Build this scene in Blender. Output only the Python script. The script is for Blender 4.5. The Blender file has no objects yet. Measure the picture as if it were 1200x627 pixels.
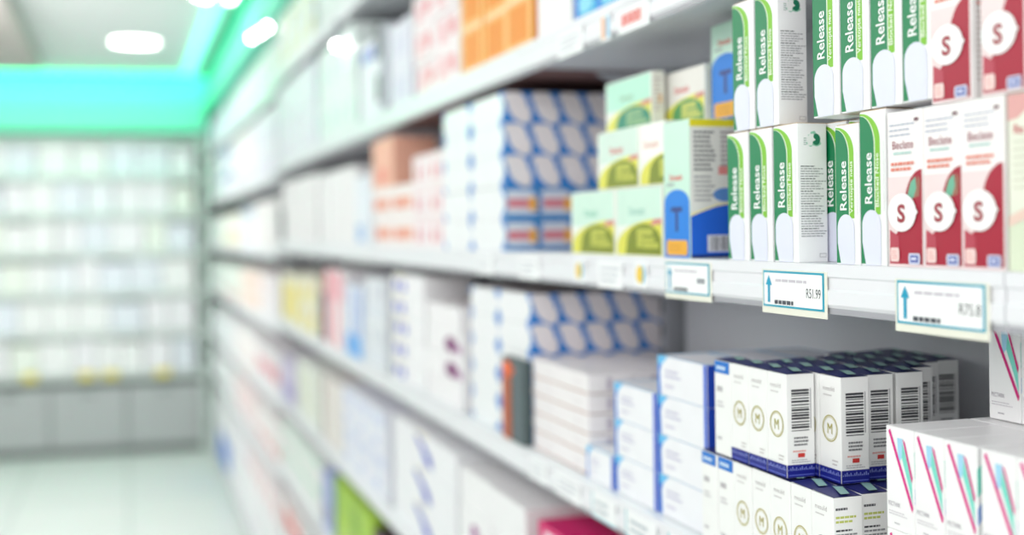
import bpy, bmesh, math, random
from mathutils import Vector, Matrix
random.seed(7)
SC = bpy.context.scene
COL = SC.collection

# ------------------------------------------------------------------ materials
def lin(c):
    c = c / 255.0
    return c / 12.92 if c <= .04045 else ((c + .055) / 1.055) ** 2.4
def rgb(h):
    h = h.lstrip('#')
    return tuple(lin(int(h[i:i + 2], 16)) for i in (0, 2, 4)) + (1.0,)
MATS = {}
def mat(hexcol, rough=.42, metal=0.0, emit=0.0, vary=.04, scale=30.0, bump=0.0, name=None, spec=.4):
    key = (hexcol, rough, metal, emit, vary, scale, bump)
    if key in MATS: return MATS[key]
    m = bpy.data.materials.new(name or 'print_' + hexcol.lstrip('#'))
    m.use_nodes = True
    nt = m.node_tree; b = nt.nodes['Principled BSDF']
    c = rgb(hexcol)
    tc = nt.nodes.new('ShaderNodeTexCoord')
    nz = nt.nodes.new('ShaderNodeTexNoise'); nz.inputs['Scale'].default_value = scale
    nt.links.new(tc.outputs['Object'], nz.inputs['Vector'])
    mx = nt.nodes.new('ShaderNodeMix'); mx.data_type = 'RGBA'
    mx.inputs[6].default_value = tuple(x * (1 - vary) for x in c[:3]) + (1,)
    mx.inputs[7].default_value = tuple(min(1, x * (1 + vary)) for x in c[:3]) + (1,)
    nt.links.new(nz.outputs['Fac'], mx.inputs[0])
    nt.links.new(mx.outputs[2], b.inputs['Base Color'])
    b.inputs['Roughness'].default_value = rough
    b.inputs['Metallic'].default_value = metal
    b.inputs['Specular IOR Level'].default_value = spec
    if emit:
        b.inputs['Emission Color'].default_value = c
        b.inputs['Emission Strength'].default_value = emit
    if bump:
        bp = nt.nodes.new('ShaderNodeBump'); bp.inputs['Strength'].default_value = bump
        nt.links.new(nz.outputs['Fac'], bp.inputs['Height']); nt.links.new(bp.outputs['Normal'], b.inputs['Normal'])
    MATS[key] = m
    return m

def floor_material():
    m = bpy.data.materials.new('glossy_pale_tiles'); m.use_nodes = True
    nt = m.node_tree; b = nt.nodes['Principled BSDF']
    tc = nt.nodes.new('ShaderNodeTexCoord')
    br = nt.nodes.new('ShaderNodeTexBrick')
    br.offset = 0.0
    br.inputs['Color1'].default_value = rgb('#e6ebe8'); br.inputs['Color2'].default_value = rgb('#ebeeec')
    br.inputs['Mortar'].default_value = rgb('#b9c3bf')
    br.inputs['Scale'].default_value = 1.0
    br.inputs['Mortar Size'].default_value = .006
    br.inputs['Brick Width'].default_value = .6; br.inputs['Row Height'].default_value = .6
    nt.links.new(tc.outputs['Object'], br.inputs['Vector'])
    nt.links.new(br.outputs['Color'], b.inputs['Base Color'])
    b.inputs['Roughness'].default_value = .28
    return m

WHITE = '#f4f4f6'

# ------------------------------------------------------------------ geometry helpers
def bm_box(bm, x0, x1, y0, y1, z0, z1, mi=0, bev=0.0):
    vs = [bm.verts.new(p) for p in ((x0,y0,z0),(x1,y0,z0),(x1,y1,z0),(x0,y1,z0),(x0,y0,z1),(x1,y0,z1),(x1,y1,z1),(x0,y1,z1))]
    fs = []
    for q in ((0,3,2,1),(4,5,6,7),(0,1,5,4),(1,2,6,5),(2,3,7,6),(3,0,4,7)):
        f = bm.faces.new([vs[i] for i in q]); f.material_index = mi; fs.append(f)
    if bev:
        es = list({e for f in fs for e in f.edges})
        r = bmesh.ops.bevel(bm, geom=es, offset=bev, segments=1, affect='EDGES', profile=.5)
        for f in r['faces']: f.material_index = mi
def finish(bm, name, mats):
    me = bpy.data.meshes.new(name)
    bm.to_mesh(me); bm.free()
    for m in mats: me.materials.append(m)
    return me
def link(name, me, parent=None, loc=(0,0,0), rz=0.0):
    o = bpy.data.objects.new(name, me); COL.objects.link(o)
    o.location = loc; o.rotation_euler = (0,0,rz)
    if parent: o.parent = parent
    return o
LABELS = {}
def tag(o, label, cat, group=None):
    n = len(label.split())
    if not 4 <= n <= 16: print('LABEL LENGTH', n, label)
    LABELS.setdefault(label, []).append(o.name)
    o['label'] = label; o['category'] = cat
    if group: o['group'] = group
    return o
def empty(name, loc=(0,0,0), rz=0):
    o = bpy.data.objects.new(name, None); COL.objects.link(o); o.location = loc; o.rotation_euler = (0,0,rz)
    o.empty_display_size = .05
    return o
def struct(name, bm, m, parent=None, loc=(0,0,0), rz=0):
    o = link(name, finish(bm, name, [m]), parent, loc, rz)
    if parent is None: o['kind'] = 'structure'
    return o

TXT = {}
def text_polys(s, bold=0.0):
    key = (s, bold)
    if key in TXT: return TXT[key]
    cu = bpy.data.curves.new('lettering', 'FONT'); cu.body = s; cu.fill_mode = 'FRONT'; cu.resolution_u = 3; cu.offset = bold
    ob = bpy.data.objects.new('lettering', cu); COL.objects.link(ob)
    dg = bpy.context.evaluated_depsgraph_get(); dg.update()
    ev = ob.evaluated_get(dg); me = ev.to_mesh()
    vs = [(v.co.x, v.co.y) for v in me.vertices]
    ps = [tuple(p.vertices) for p in me.polygons]
    nz = [p.normal.z for p in me.polygons]
    ps = [p if n > 0 else tuple(reversed(p)) for p, n in zip(ps, nz)]
    ev.to_mesh_clear()
    bpy.data.objects.remove(ob); bpy.data.curves.remove(cu)
    x0 = min(v[0] for v in vs); x1 = max(v[0] for v in vs)
    H = .70
    vs = [((x - x0) / H, y / H) for x, y in vs]
    TXT[key] = (vs, ps, (x1 - x0) / H)
    return TXT[key]

def arc(cx, cy, rx, ry, a0, a1, n=16):
    return [(cx + rx * math.cos(math.radians(a0 + (a1 - a0) * i / n)), cy + ry * math.sin(math.radians(a0 + (a1 - a0) * i / n))) for i in range(n + 1)]
def ellipse(cx, cy, rx, ry, n=28, tilt=0.0, pw=1.0):
    out = []
    for i in range(n):
        a = 2 * math.pi * i / n
        c, s = math.cos(a), math.sin(a)
        x = rx * math.copysign(abs(c) ** pw, c); y = ry * math.copysign(abs(s) ** pw, s)
        out.append((cx + x * math.cos(tilt) - y * math.sin(tilt), cy + x * math.sin(tilt) + y * math.cos(tilt)))
    return out
def rrect(u0, v0, u1, v1, r, n=4):
    return (arc(u1 - r, v0 + r, r, r, -90, 0, n) + arc(u1 - r, v1 - r, r, r, 0, 90, n) +
            arc(u0 + r, v1 - r, r, r, 90, 180, n) + arc(u0 + r, v0 + r, r, r, 180, 270, n))

class Carton:
    """a folding carton: front face looks to -X (aisle), end face to -Y, base on z=0. u runs left to right, v up, both 0..1."""
    def __init__(s, w, d, h, base=WHITE, rough=.4, bev=.0006):
        s.w, s.d, s.h = w, d, h
        s.bm = bmesh.new(); s.mats = [mat(base, rough)]; s.keys = {base: 0}
        s.children = []
        s.lev = {'F': 0, 'E': 0, 'T': 0}
        bm_box(s.bm, -d/2, d/2, -w/2, w/2, 0, h, 0, bev)
    def mi(s, c):
        if c not in s.keys:
            s.keys[c] = len(s.mats); s.mats.append(mat(c))
        return s.keys[c]
    def dims(s, face): return {'F': (s.w, s.h), 'E': (s.d, s.h), 'T': (s.w, s.d)}[face]
    def p3(s, face, u, v, off):
        W, H = s.dims(face)
        if face == 'F': return (-s.d/2 - off, s.w/2 - u*W, v*H)
        if face == 'E': return (-s.d/2 + u*W, -s.w/2 - off, v*H)
        return (-s.d/2 + v*H, s.w/2 - u*W, s.h + off)
    def poly(s, face, pts, c, keep=False):
        if not keep: s.lev[face] += 1
        off = .00008 * s.lev[face] + .00004
        pts = [(min(.995, max(.005, u)), min(.997, max(.003, v))) for u, v in pts]
        q = [pts[0]]
        for p in pts[1:]:
            if abs(p[0]-q[-1][0]) + abs(p[1]-q[-1][1]) > 1e-5: q.append(p)
        if abs(q[0][0]-q[-1][0]) + abs(q[0][1]-q[-1][1]) < 1e-5: q.pop()
        if len(q) < 3: return s
        a = sum(q[i][0]*q[(i+1) % len(q)][1] - q[(i+1) % len(q)][0]*q[i][1] for i in range(len(q)))
        if a < 0: q.reverse()
        vs = [s.bm.verts.new(s.p3(face, u, v, off)) for u, v in q]
        if face == 'T': vs.reverse()
        f = s.bm.faces.new(vs); f.material_index = s.mi(c)
        return s
    def rect(s, face, u0, v0, u1, v1, c, keep=False): return s.poly(face, [(u0,v0),(u1,v0),(u1,v1),(u0,v1)], c, keep)
    def ring(s, face, cx, cy, r, t, c, n=32):
        """round ring, r and t in metres"""
        W, H = s.dims(face); s.lev[face] += 1; off = .00008 * s.lev[face] + .00004
        o = [s.bm.verts.new(s.p3(face, cx + r/W*math.cos(2*math.pi*i/n), cy + r/H*math.sin(2*math.pi*i/n), off)) for i in range(n)]
        k = [s.bm.verts.new(s.p3(face, cx + (r-t)/W*math.cos(2*math.pi*i/n), cy + (r-t)/H*math.sin(2*math.pi*i/n), off)) for i in range(n)]
        for i in range(n):
            j = (i+1) % n
            f = s.bm.faces.new([o[i], o[j], k[j], k[i]]); f.material_index = s.mi(c)
        return s
    def text(s, face, body, u, v, cap, c, rot=0, maxw=None, bold=0.0, squeeze=1.0, align='c'):
        """centre (u,v); cap height in metres; maxw in metres"""
        vs, ps, wd = text_polys(body, bold)
        W, H = s.dims(face); s.lev[face] += 1; off = .00008 * s.lev[face] + .00004
        sx = cap * squeeze
        if maxw: sx = min(sx, maxw / wd)
        vv = []
        for x, y in vs:
            X = (x - (wd/2 if align == 'c' else 0)) * sx; Y = (y - .5) * cap
            if rot == 90: X, Y = -Y, X
            vv.append(s.bm.verts.new(s.p3(face, u + X/W, v + Y/H, off)))
        for p in ps:
            try:
                f = s.bm.faces.new([vv[i] for i in p]); f.material_index = s.mi(c)
            except ValueError: pass
        return s
    def lines(s, face, u0, v0, u1, v1, n, c, seed=0, fill=.45, bold_every=0, cb=None):
        rr = random.Random(seed); first = True
        for i in range(n):
            v = v1 - (v1 - v0) * (i + .5) / n; hh = (v1 - v0) / n * fill / 2
            b = bold_every and i % bold_every == 0
            e = u0 + (u1 - u0) * (rr.uniform(.45, .7) if b else rr.uniform(.72, 1.0))
            u = u0
            while u < e:                                          # words of a line too small to read
                k = min(e, u + (u1 - u0) * rr.uniform(.08, .2))
                s.rect(face, u, v - hh, k, v + hh, (cb or c) if b else c, keep=not first); first = False
                u = k + (u1 - u0) * .025
        return s
    def bars(s, face, u0, v0, u1, v1, c='#2b2b30', seed=1, vertical=False, n=16):
        rr = random.Random(seed); first = True
        t = 0.0
        while t < 1.0:
            k = rr.choice((.02, .03, .05)); g = rr.choice((.02, .03, .04))
            t1 = min(1.0, t + k)
            if vertical: s.rect(face, u0 + (u1-u0)*t, v0, u0 + (u1-u0)*t1, v1, c, keep=not first)
            else: s.rect(face, u0, v0 + (v1-v0)*t, u1, v0 + (v1-v0)*t1, c, keep=not first)
            first = False; t = t1 + g
        return s
    def child(s, name, fn, label=None):
        """fn(Carton-like blank) builds a part sharing this carton's axes"""
        k = Carton.__new__(Carton); k.w, k.d, k.h = s.w, s.d, s.h
        k.bm = bmesh.new(); k.mats = []; k.keys = {}; k.children = []; k.lev = dict(s.lev)
        fn(k); s.children.append((name, finish(k.bm, name, k.mats), label)); return s
    def done(s, name='medicine_carton'):
        s.mesh = finish(s.bm, name, s.mats); return s

def put(c, name, x_front, y_near, z, label, cat, group=None, rz=0.0):
    """stand a carton with its front at x_front and its near end at y_near"""
    o = link(name, c.mesh, None, (x_front + c.d/2, y_near + c.w/2, z), rz)
    for n, me, lb in c.children:
        k = link(n, me, o)
        if lb: k['label'] = lb
    tag(o, label, cat, group)
    return o

ORD = ['nearest', 'second', 'third', 'fourth', 'fifth', 'sixth', 'seventh', 'eighth', 'ninth', 'tenth', 'eleventh', 'twelfth', 'thirteenth', 'fourteenth', 'fifteenth', 'sixteenth']
LAY = ['bottom', 'second', 'third', 'fourth', 'fifth', 'sixth', 'seventh']
ROWN = ['front row', 'row two', 'row three', 'row four', 'row five', 'row six']
def block(c, name, cat, x_front, y_near, z, ny, nx, nz, desc, group, gap=.0012, jit=.0, skip=None, alt=None):
    for iz in range(nz):
        for ix in range(nx):
            for iy in range(ny):
                if skip and skip(iy, ix, iz): continue
                k = c if not alt else alt(iy, ix, iz)
                lab = (desc(iy, ix, iz) if callable(desc) else desc) + ','
                if ny > 1: lab += ' %s from right%s' % (ORD[iy] if iy else 'first', ',' if nz > 1 or nx > 1 else '')
                if nz > 1: lab += ' %s layer%s' % (LAY[iz] if iz < nz-1 else 'top', ',' if nx > 1 else '')
                if nx > 1: lab += ' ' + ROWN[ix]
                lab = lab.rstrip(',')
                put(k, name, x_front + ix*(c.d + gap) + random.uniform(0, jit), y_near + iy*(c.w + gap), z + iz*(c.h + .0004), lab, cat, group,
                    0.0)

# ------------------------------------------------------------------ camera
cam = bpy.data.cameras.new('camera'); co = bpy.data.objects.new('camera', cam); COL.objects.link(co)
th, roll = math.radians(17.9688), math.radians(.8)
co.location = (0, 0, 1.5)
co.matrix_world = (Matrix.Translation((0, 0, 1.5)) @ Matrix.Rotation(-th, 4, 'Z') @ Matrix.Rotation(math.pi/2, 4, 'X') @ Matrix.Rotation(-roll, 4, 'Z'))
cam.sensor_width = 36; cam.lens = 42
cam.shift_y = -.03653
cam.clip_start = .02
cam.dof.use_dof = True; cam.dof.focus_distance = 1.0; cam.dof.aperture_fstop = 2.2
SC.camera = co

# ------------------------------------------------------------------ room
ZC = 2.6
b = bmesh.new(); bm_box(b, -3.0, 1.0, -2.0, 9.2, -.05, 0); struct('floor', b, floor_material())
b = bmesh.new(); bm_box(b, -3.0, 1.0, -2.0, 9.2, ZC, ZC+.05); struct('ceiling', b, mat('#e4e6e5', .8, vary=.01))
wm = mat('#f1f4f3', .7, vary=.01)
b = bmesh.new(); bm_box(b, 1.0, 1.1, -2.0, 9.2, 0, ZC); struct('wall_right', b, wm)
b = bmesh.new(); bm_box(b, -3.1, -3.0, -2.0, 9.2, 0, ZC); struct('wall_left', b, wm)
b = bmesh.new(); bm_box(b, -3.1, 1.1, 9.2, 9.3, 0, ZC); struct('wall_far', b, wm)
b = bmesh.new(); bm_box(b, -3.1, 1.1, -2.1, -2.0, 0, ZC); struct('wall_near', b, wm)
b = bmesh.new(); bm_box(b, -3.0, -.47, -2.0, 7.9, 2.52, ZC-.001, bev=.01); struct('trim_1', b, mat('#b9b3ae', .8, vary=.02))
# lit bulkheads over the two runs of shelving: green LED light partly painted into the boards
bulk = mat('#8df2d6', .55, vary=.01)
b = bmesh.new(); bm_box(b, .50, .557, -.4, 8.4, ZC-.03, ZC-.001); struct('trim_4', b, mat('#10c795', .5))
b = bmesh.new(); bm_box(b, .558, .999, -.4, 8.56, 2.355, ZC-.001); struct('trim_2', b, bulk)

# ------------------------------------------------------------------ shelving bays
M_RAIL = mat('#eeeef3', .3, vary=.015, scale=6)
M_SHELF = mat('#dcdde2', .4, vary=.02, scale=8)
M_BACK = mat('#dadbe0', .5, vary=.03, scale=5)
M_POST = mat('#b9bbc3', .4, vary=.03)
M_UNDERSIDE = mat('#7c5a58', .6, vary=.08)
XF, XB = .552, .80
def rail_mesh(L):
    bm = bmesh.new()
    prof = [(0,0),(-.0105,0),(-.0105,-.010),(-.009,-.0115),(-.009,-.0205),(-.0105,-.022),(-.0105,-.033),(-.0085,-.036),(-.0085,-.041),(0,-.041)]
    a = [bm.verts.new((x, .0008, z)) for x, z in prof]; c = [bm.verts.new((x, L-.0008, z)) for x, z in prof]
    n = len(prof)
    for i in range(n):
        j = (i+1) % n
        f = bm.faces.new([a[j], a[i], c[i], c[j]])
        if i == 7: f.material_index = 1
    bm.faces.new(list(reversed(c))); bm.faces.new(a)
    bmesh.ops.recalc_face_normals(bm, faces=bm.faces)
    return finish(bm, 'price_rail', [M_RAIL, mat('#a9a9b0', .4)])
def board_mesh(L):
    bm = bmesh.new(); bm_box(bm, 0, XB-XF-.0105-.004, .001, L-.001, -.03, 0); return finish(bm, 'shelf', [M_SHELF])
RAIL, BOARD = rail_mesh(1.0), board_mesh(1.0)
b = bmesh.new(); bm_box(b, 0, .004, .022, .978, .12, 2.33); BACK = finish(b, 'back_panel', [M_BACK])
b = bmesh.new(); bm_box(b, -.022, .03, .0005, .0215, 0.0, 2.33)
for i in range(58):
    bm_box(b, -.0226, -.0215, .007, .015, .15+i*.037, .17+i*.037, 1)
POST = finish(b, 'upright', [M_POST, mat('#55565c', .6)])
b = bmesh.new(); bm_box(b, 0, .012, .001, .999, 0, .095); KICK = finish(b, 'kick_plate', [mat('#a5a6ac', .45)])
b = bmesh.new(); bm_box(b, 0, .2, .012, .988, -.0325, -.0305); UNDERSIDE = finish(b, 'brown_underside', [M_UNDERSIDE])  # thin brown sheet along the shelf underside
b = bmesh.new()
v = [b.verts.new(p) for p in ((-.10,-.0015,-.0305),(0,-.0015,-.0305),(0,-.0015,-.075),(-.01,-.0015,-.075),(-.10,-.0015,-.038))]
v2 = [b.verts.new((p.co.x, .0015, p.co.z)) for p in v]
b.faces.new(v); b.faces.new(list(reversed(v2)))
for i in range(5): b.faces.new([v[(i+1)%5], v[i], v2[i], v2[(i+1)%5]])
bmesh.ops.recalc_face_normals(b, faces=b.faces)
BRACKET = finish(b, 'bracket', [M_POST])
SHZ = {'base': .10, 'I': .345, 'J': .62, 'K': .885, 'L': 1.18, 'M': 1.468, 'U': 1.768, 'T': 2.10}
DROP = .03
def sz(key, y): return SHZ[key] - (DROP if y >= 4.64 and key != 'base' else 0)
BAYN = ['nearest', 'second', 'third', 'fourth', 'fifth', 'sixth', 'seventh', 'eighth', 'farthest']
for i in range(9):
    y0 = -.35 + i
    r = empty('shelving_bay', (XF, y0, 0))
    where = {0: 'running out of frame on the right', 1: 'holding the sharp white cartons'}.get(i, 'counted from the right along the aisle')
    tag(r, '%s bay of white metal wall shelving, %s' % (BAYN[i], where), 'shelf', 'bays of the right-hand shelving run')
    link('back_panel', BACK, r, (XB-XF, 0, 0))
    link('upright', POST, r, (XB-XF+.0, 0, 0))
    if i == 8: link('upright', POST, r, (XB-XF, .9785, 0))
    link('kick_plate', KICK, r, (.02, 0, 0))
    for k in SHZ:
        z = sz(k, y0 + .5)
        s = link('shelf', BOARD, r, (.0105, 0, z))
        link('price_rail', RAIL, s, (0, 0, 0))
        if i: link('bracket', BRACKET, s, (.215, .014, 0))
        if i == 2 and k in 'UM': link('brown_underside', UNDERSIDE, s, (.02, 0, 0))

# ------------------------------------------------------------------ price tags
def price_tag(y_near, z_top, w, h, label, price, blur_lines=True):
    r = empty('price_tag', (XF, y_near + w/2, z_top))
    tag(r, label, 'price tag', 'price tags on the shelf rails')
    c = Carton(w + .006, .0012, h + .007, '#f1f0e2', .25, 0)
    hm = c.done('holder').mesh; link('holder', hm, r, (-.00065, 0, -h - .006))
    c = Carton(w, .0006, h, '#2aa3bf', .5, 0)
    W, H = w, h
    c.poly('F', rrect(.018, .055, .982, .945, .025), '#fbfcfe')
    if price: c.text('F', price, .845, .45, .0080, '#33343a', maxw=.022, bold=.0)
    else: c.lines('F', .74, .36, .95, .54, 1, '#8a8c96', 4, .9)
    c.lines('F', .2, .08, .62, .2, 1, '#4a4d57', 3, .9)
    c.lines('F', .22, .68, .8, .8, 1, '#cfc8d2', 5, .6)
    cm = c.done('card').mesh
    k = link('card', cm, r, (-.0016, 0, -h))
    c = Carton.__new__(Carton); c.w, c.d, c.h = w, .0006, h; c.bm = bmesh.new(); c.mats = []; c.keys = {}; c.lev = {'F': 4, 'E': 0, 'T': 0}
    c.poly('F', [(.085,.12),(.125,.12),(.125,.6),(.16,.6),(.105,.88),(.05,.6),(.085,.6)], '#149fc4')
    link('arrow', finish(c.bm, 'arrow', c.mats), k)['label'] = 'blue upward arrow'
    return r
price_tag(.862, 1.4605, .098, .032, 'white price tag with blue border under the carton showing printed text', 'R51.99')
price_tag(1.066, 1.4635, .099, .032, 'white price tag with blue border below the blue T carton', None)
price_tag(.667, 1.4585, .096, .032, 'white price tag with blue border below the three red S cartons', 'R75.8')
def rail_card(style, y_near, z_top, w, h, label):
    c = Carton(w, .001, h, '#f7f8fa', .5, 0)
    if style == 'sun':
        c.poly('F', ellipse(.42, .5, .3, .3*w/h, 20), '#f4cf4a'); c.poly('F', arc(.5, .5, .36, .36*w/h, -70, 70, 8) + [(.68,.5)], '#59b7dd')
    elif style == 'red':
        c.lines('F', .1, .25, .95, .75, 1, '#e8766f', 3, .9)
    elif style == 'grey':
        c.lines('F', .1, .15, .9, .85, 3, '#c9ccd6', int(y_near*100), .4)
    elif style == 'teal':
        c.rect('F', .0, .0, .04, 1, '#7cc3cf'); c.rect('F', .0, .0, 1, .08, '#7cc3cf'); c.lines('F', .15, .2, .8, .8, 2, '#b9c4cc', int(y_near*100), .4)
    elif style == 'black':
        c.rect('F', .1, .05, .9, .95, '#26272c')
    elif style == 'orange':
        c.rect('F', .1, .1, .5, .9, '#f0b58a'); c.rect('F', .55, .1, .9, .9, '#8fc4e6', True)
    o = link('shelf_card', c.done('shelf_card').mesh, None, (XF-.0006, y_near + w/2, z_top - h))
    tag(o, label, 'price tag', 'small cards clipped to the shelf rails')
rail_card('sun', 1.405, 1.462, .034, .030, 'small card with yellow sun and blue arc, left of blank middle-rail card')
rail_card('sun', 1.215, 1.463, .034, .030, 'small card with yellow sun and blue arc, beside T carton price tag')
rail_card('grey', 1.285, 1.461, .075, .032, 'white card with faint grey lines between the two yellow sun cards')
rail_card('grey', 1.58, 1.461, .085, .032, 'white card on middle rail below the blue and white soap cartons')
rail_card('grey', 1.80, 1.461, .085, .032, 'white card on middle rail left of the shelf joint')
rail_card('red', 1.20, 1.755, .085, .03, 'white card with red lettering on upper rail above mint carton')
rail_card('orange', 1.31, 1.757, .03, .032, 'small orange and blue card on the upper rail')
rail_card('grey', 1.40, 1.757, .09, .032, 'white card on upper rail left of the orange and blue card')
rail_card('teal', 1.315, 1.174, .075, .032, 'white card with teal edge on lower rail below the lone blue and white carton')
rail_card('teal', 1.20, 1.174, .085, .032, 'white card with teal edge on lower rail below stacked blue and white cartons')
rail_card('teal', 1.085, 1.174, .085, .032, 'white card with teal edge on lower rail nearest the gold M cartons')
rail_card('grey', 1.43, 1.174, .09, .03, 'white card on lower rail below the flat white cartons, right one')
rail_card('grey', 1.56, 1.174, .07, .03, 'white card on lower rail below the flat white cartons, left one')

# ------------------------------------------------------------------ sharp cartons, middle shelf
GREEN, LIME, LAV = '#058250', '#84c832', '#e6e8fb'
def release(stripe, w=.0395, d=.030, h=.122, dark=False):
    c = Carton(w, d, h, '#fafafc', .3)
    def sh(u1, vt, vr, v0): return [(.015, v0), (u1, v0), (u1, vr)] + arc(.015, vr, u1-.015, vt-vr, 0, 90, 12)[1:]
    c.poly('F', sh(.79, .988, .80, .33), LIME)
    c.poly('F', sh(.60, .975, .78, .33), '#e8f7dc')
    c.poly('F', sh(.565, .972, .775, .012), GREEN)
    c.poly('F', [(.2, .004), (.78, .004), (.80, .1)] + arc(.43, .26, .365, .10, 0, 180, 16) + [(.065, .15)], LAV)
    c.text('F', 'Release', .33, .565, .0112, '#fdfefe', 90, maxw=.040, bold=.012)
    c.text('F', stripe, .68, .55, .0052, '#f6fbe9', 90, maxw=.042, bold=.01)
    c.rect('F', .93, .35, .945, .8, '#d5dcd6')
    # end with printed information
    rr = random.Random(4); blob = []
    for i in range(26):
        a = 2*math.pi*i/26; q = rr.uniform(.7, 1.15)
        blob.append((.56 + .26*q*math.cos(a), .885 + .055*q*math.sin(a)))
    c.poly('E', blob, '#93cfb6')
    c.poly('E', ellipse(.64, .885, .14, .042, 16), '#177a5a')
    c.poly('E', [(.35,.84),(.5,.84),(.53,.87),(.62,.88),(.55,.90),(.56,.925),(.42,.925),(.33,.89)], '#f3f6f4')
    c.lines('E', .22, .84, .32, .9, 4, '#8aa79c', 6, .4)
    c.lines('E', .1, .18, .95, .70, 29, '#a0a0a5', 11, .36, 5, '#505156')
    c.rect('E', .7, .035, .93, .065, '#c9c9cc'); c.rect('E', .72, .04, .91, .06, '#f6f6f6')
    def flap(k):
        k.mats = [mat('#c8a57c', .7)]
        bm_box(k.bm, -d/2+.001, d/2-.001, -w/2+.001, w/2-.001, h, h+.0006)
    c.child('top_flap', flap)
    return c.done('nasal_spray_carton')
RB, RV = release('Blocked Nose'), release('Verstopte neus')
RS = release('Verstopte neus', h=.114)
g = 'green and white cartons lettered in white'
zM = SHZ['M']
desc = 'green and white carton lettered in white, lower layer,'
for c, y, t, lab in ((RB, 1.0022, 1, 'farthest left beside the blue T carton'), (RB, .9590, -1, 'second from the left'), (RB, .9155, 1, 'its printed text side showing'),
                (RS, .8200, -1, 'short one right of the gap'), (RB, .7850, 0, 'beside the red S cartons')):
    o = put(c, 'nasal_spray_carton', .5595, y, zM, desc + ' ' + lab, 'carton', g, math.radians(.3*t))
    if c is RB and y == .785: o.scale.y = .85
    if c is RS: o.scale.y = .83
put(RV, 'nasal_spray_carton', .5915, .845, zM, 'shaded green and white carton recessed in the gap beside text panel', 'carton', g)
put(RV, 'nasal_spray_carton', .5915, .888, zM, 'green carton standing second row behind the printed text carton', 'carton', g)
zM2 = zM + .1233
desc = 'green and white carton lettered in white, upper layer,'
for c, y, sc, lab in ((RB, .9890, 1, 'leftmost beside the upper T carton'), (RB, .9455, 1, 'its printed text side showing'), (RV, .8490, .98, 'right of the text panel'),
                 (RV, .8075, .98, 'second right of the text panel'), (RB, .7660, .98, 'third right of the text panel'), (RB, .7270, .92, 'beside the upper red S carton')):
    o = put(c, 'nasal_spray_carton', .5595, y, zM2, desc + ' ' + lab, 'carton', g)
    o.scale.y = sc

RED, CRIM = '#ab1a36', '#9c1f38'
def scarton(w=.0425, d=.04, h=.1175, green=True):
    c = Carton(w, d, h, '#fbf6f6', .3)
    c.rect('F', .0, .0, 1, .58, '#f3dfe0')
    sw = [(.04, .02), (.97, .02), (.97, .62)] + [(.97 - .5*math.sin(math.radians(a)), .62 - .25*(1-math.cos(math.radians(a)))) for a in range(10, 91, 10)] + [(.42, .28), (.2, .2), (.05, .24)]
    c.poly('F', sw, RED)
    c.poly('F', [(.04,.02),(.34,.02),(.30,.2),(.05,.24)], '#bb4456')
    if green:  # green and brown patches paint a reflection in the foil
        c.poly('F', [(.55,.44),(.66,.54),(.80,.575),(.82,.50),(.74,.44)], '#6fb79a')
        c.poly('F', [(.74,.44),(.82,.50),(.86,.58),(.93,.55),(.90,.45)], '#a06a58')
    c.rect('F', .78, .925, .90, .945, '#6b3b49')
    c.lines('F', .08, .83, .8, .93, 3, '#b9bfd0', 2, .3)
    c.text('F', 'Beclate', .46, .785, .0062, '#a5606c', maxw=.033, bold=.0)
    c.lines('F', .2, .715, .7, .745, 1, '#b9dcd6', 2, .5)
    c.lines('F', .12, .61, .88, .68, 2, '#ea8a78', 9, .55)
    c.poly('F', rrect(.08, .035, .33, .125, .03), '#fbdcd9')
    c.lines('F', .12, .05, .29, .11, 4, '#eaa8a4', 3, .4)
    c.poly('F', rrect(.60, .02, .92, .09, .03), '#d7dcf2')
    c.rect('F', .65, .032, .87, .078, '#5a68b4'); c.rect('F', .68, .048, .82, .064, '#e3e8fa')
    c.lines('E', .12, .1, .9, .9, 24, '#dcd3d0', 5, .4)
    c.lines('E', .12, .55, .9, .62, 2, '#e4a49d', 6, .5)
    def badge(k):
        k.poly('F', ellipse(.43, .35, .40, .122, 32), '#ffffff'); k.poly('F', [(.80,.38),(.88,.352),(.80,.32)], '#ffffff')
        k.text('F', 'S', .42, .345, .0128, '#a02b3b', bold=.035, squeeze=1.15)
    c.child('badge', badge, 'white oval badge with dark red letter S')
    return c.done('inhaler_carton')
SG, SR = scarton(), scarton(green=False)
g = 'white and crimson cartons with a letter S badge'
put(SG, 'inhaler_carton', .557, .7395, zM, 'crimson carton with S badge and painted green foil reflection, leftmost of lower three', 'carton', g)
put(SG, 'inhaler_carton', .557, .6962, zM, 'crimson carton with S badge, middle of the lower three', 'carton', g)
put(SR, 'inhaler_carton', .556, .6530, zM, 'plain crimson carton with S badge, rightmost of lower three', 'carton', g)
put(SR, 'inhaler_carton', .557, .6855, zM+.1180, 'crimson carton with S badge, left of the upper two', 'carton', g)
put(SR, 'inhaler_carton', .557, .6330, zM+.1180, 'crimson carton with S badge, right of the upper two', 'carton', g)
c = Carton(.046, .045, .117, '#eef0e0', .35)
c.poly('F', [(.0,.85),(.0,.997),(.6,.997),(.45,.92),(.2,.86)], '#e3a9a6'); c.text('F', 'Re', .22, .80, .006, '#c8505a', maxw=.034, bold=.02)
c.lines('F', .1, .45, .9, .75, 7, '#dcdccb', 4, .3); c.poly('F', [(.0,.25),(1,.36),(1,.0),(0,0)], '#dfe8cf'); c.poly('F', [(.0,.25),(.5,.32),(.5,.38),(0,.31)], '#efd2c4')
put(c.done('cream_carton'), 'cream_carton', .556, .6035, zM, 'pale cream carton with pink corner at right edge, middle shelf', 'carton')

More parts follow.
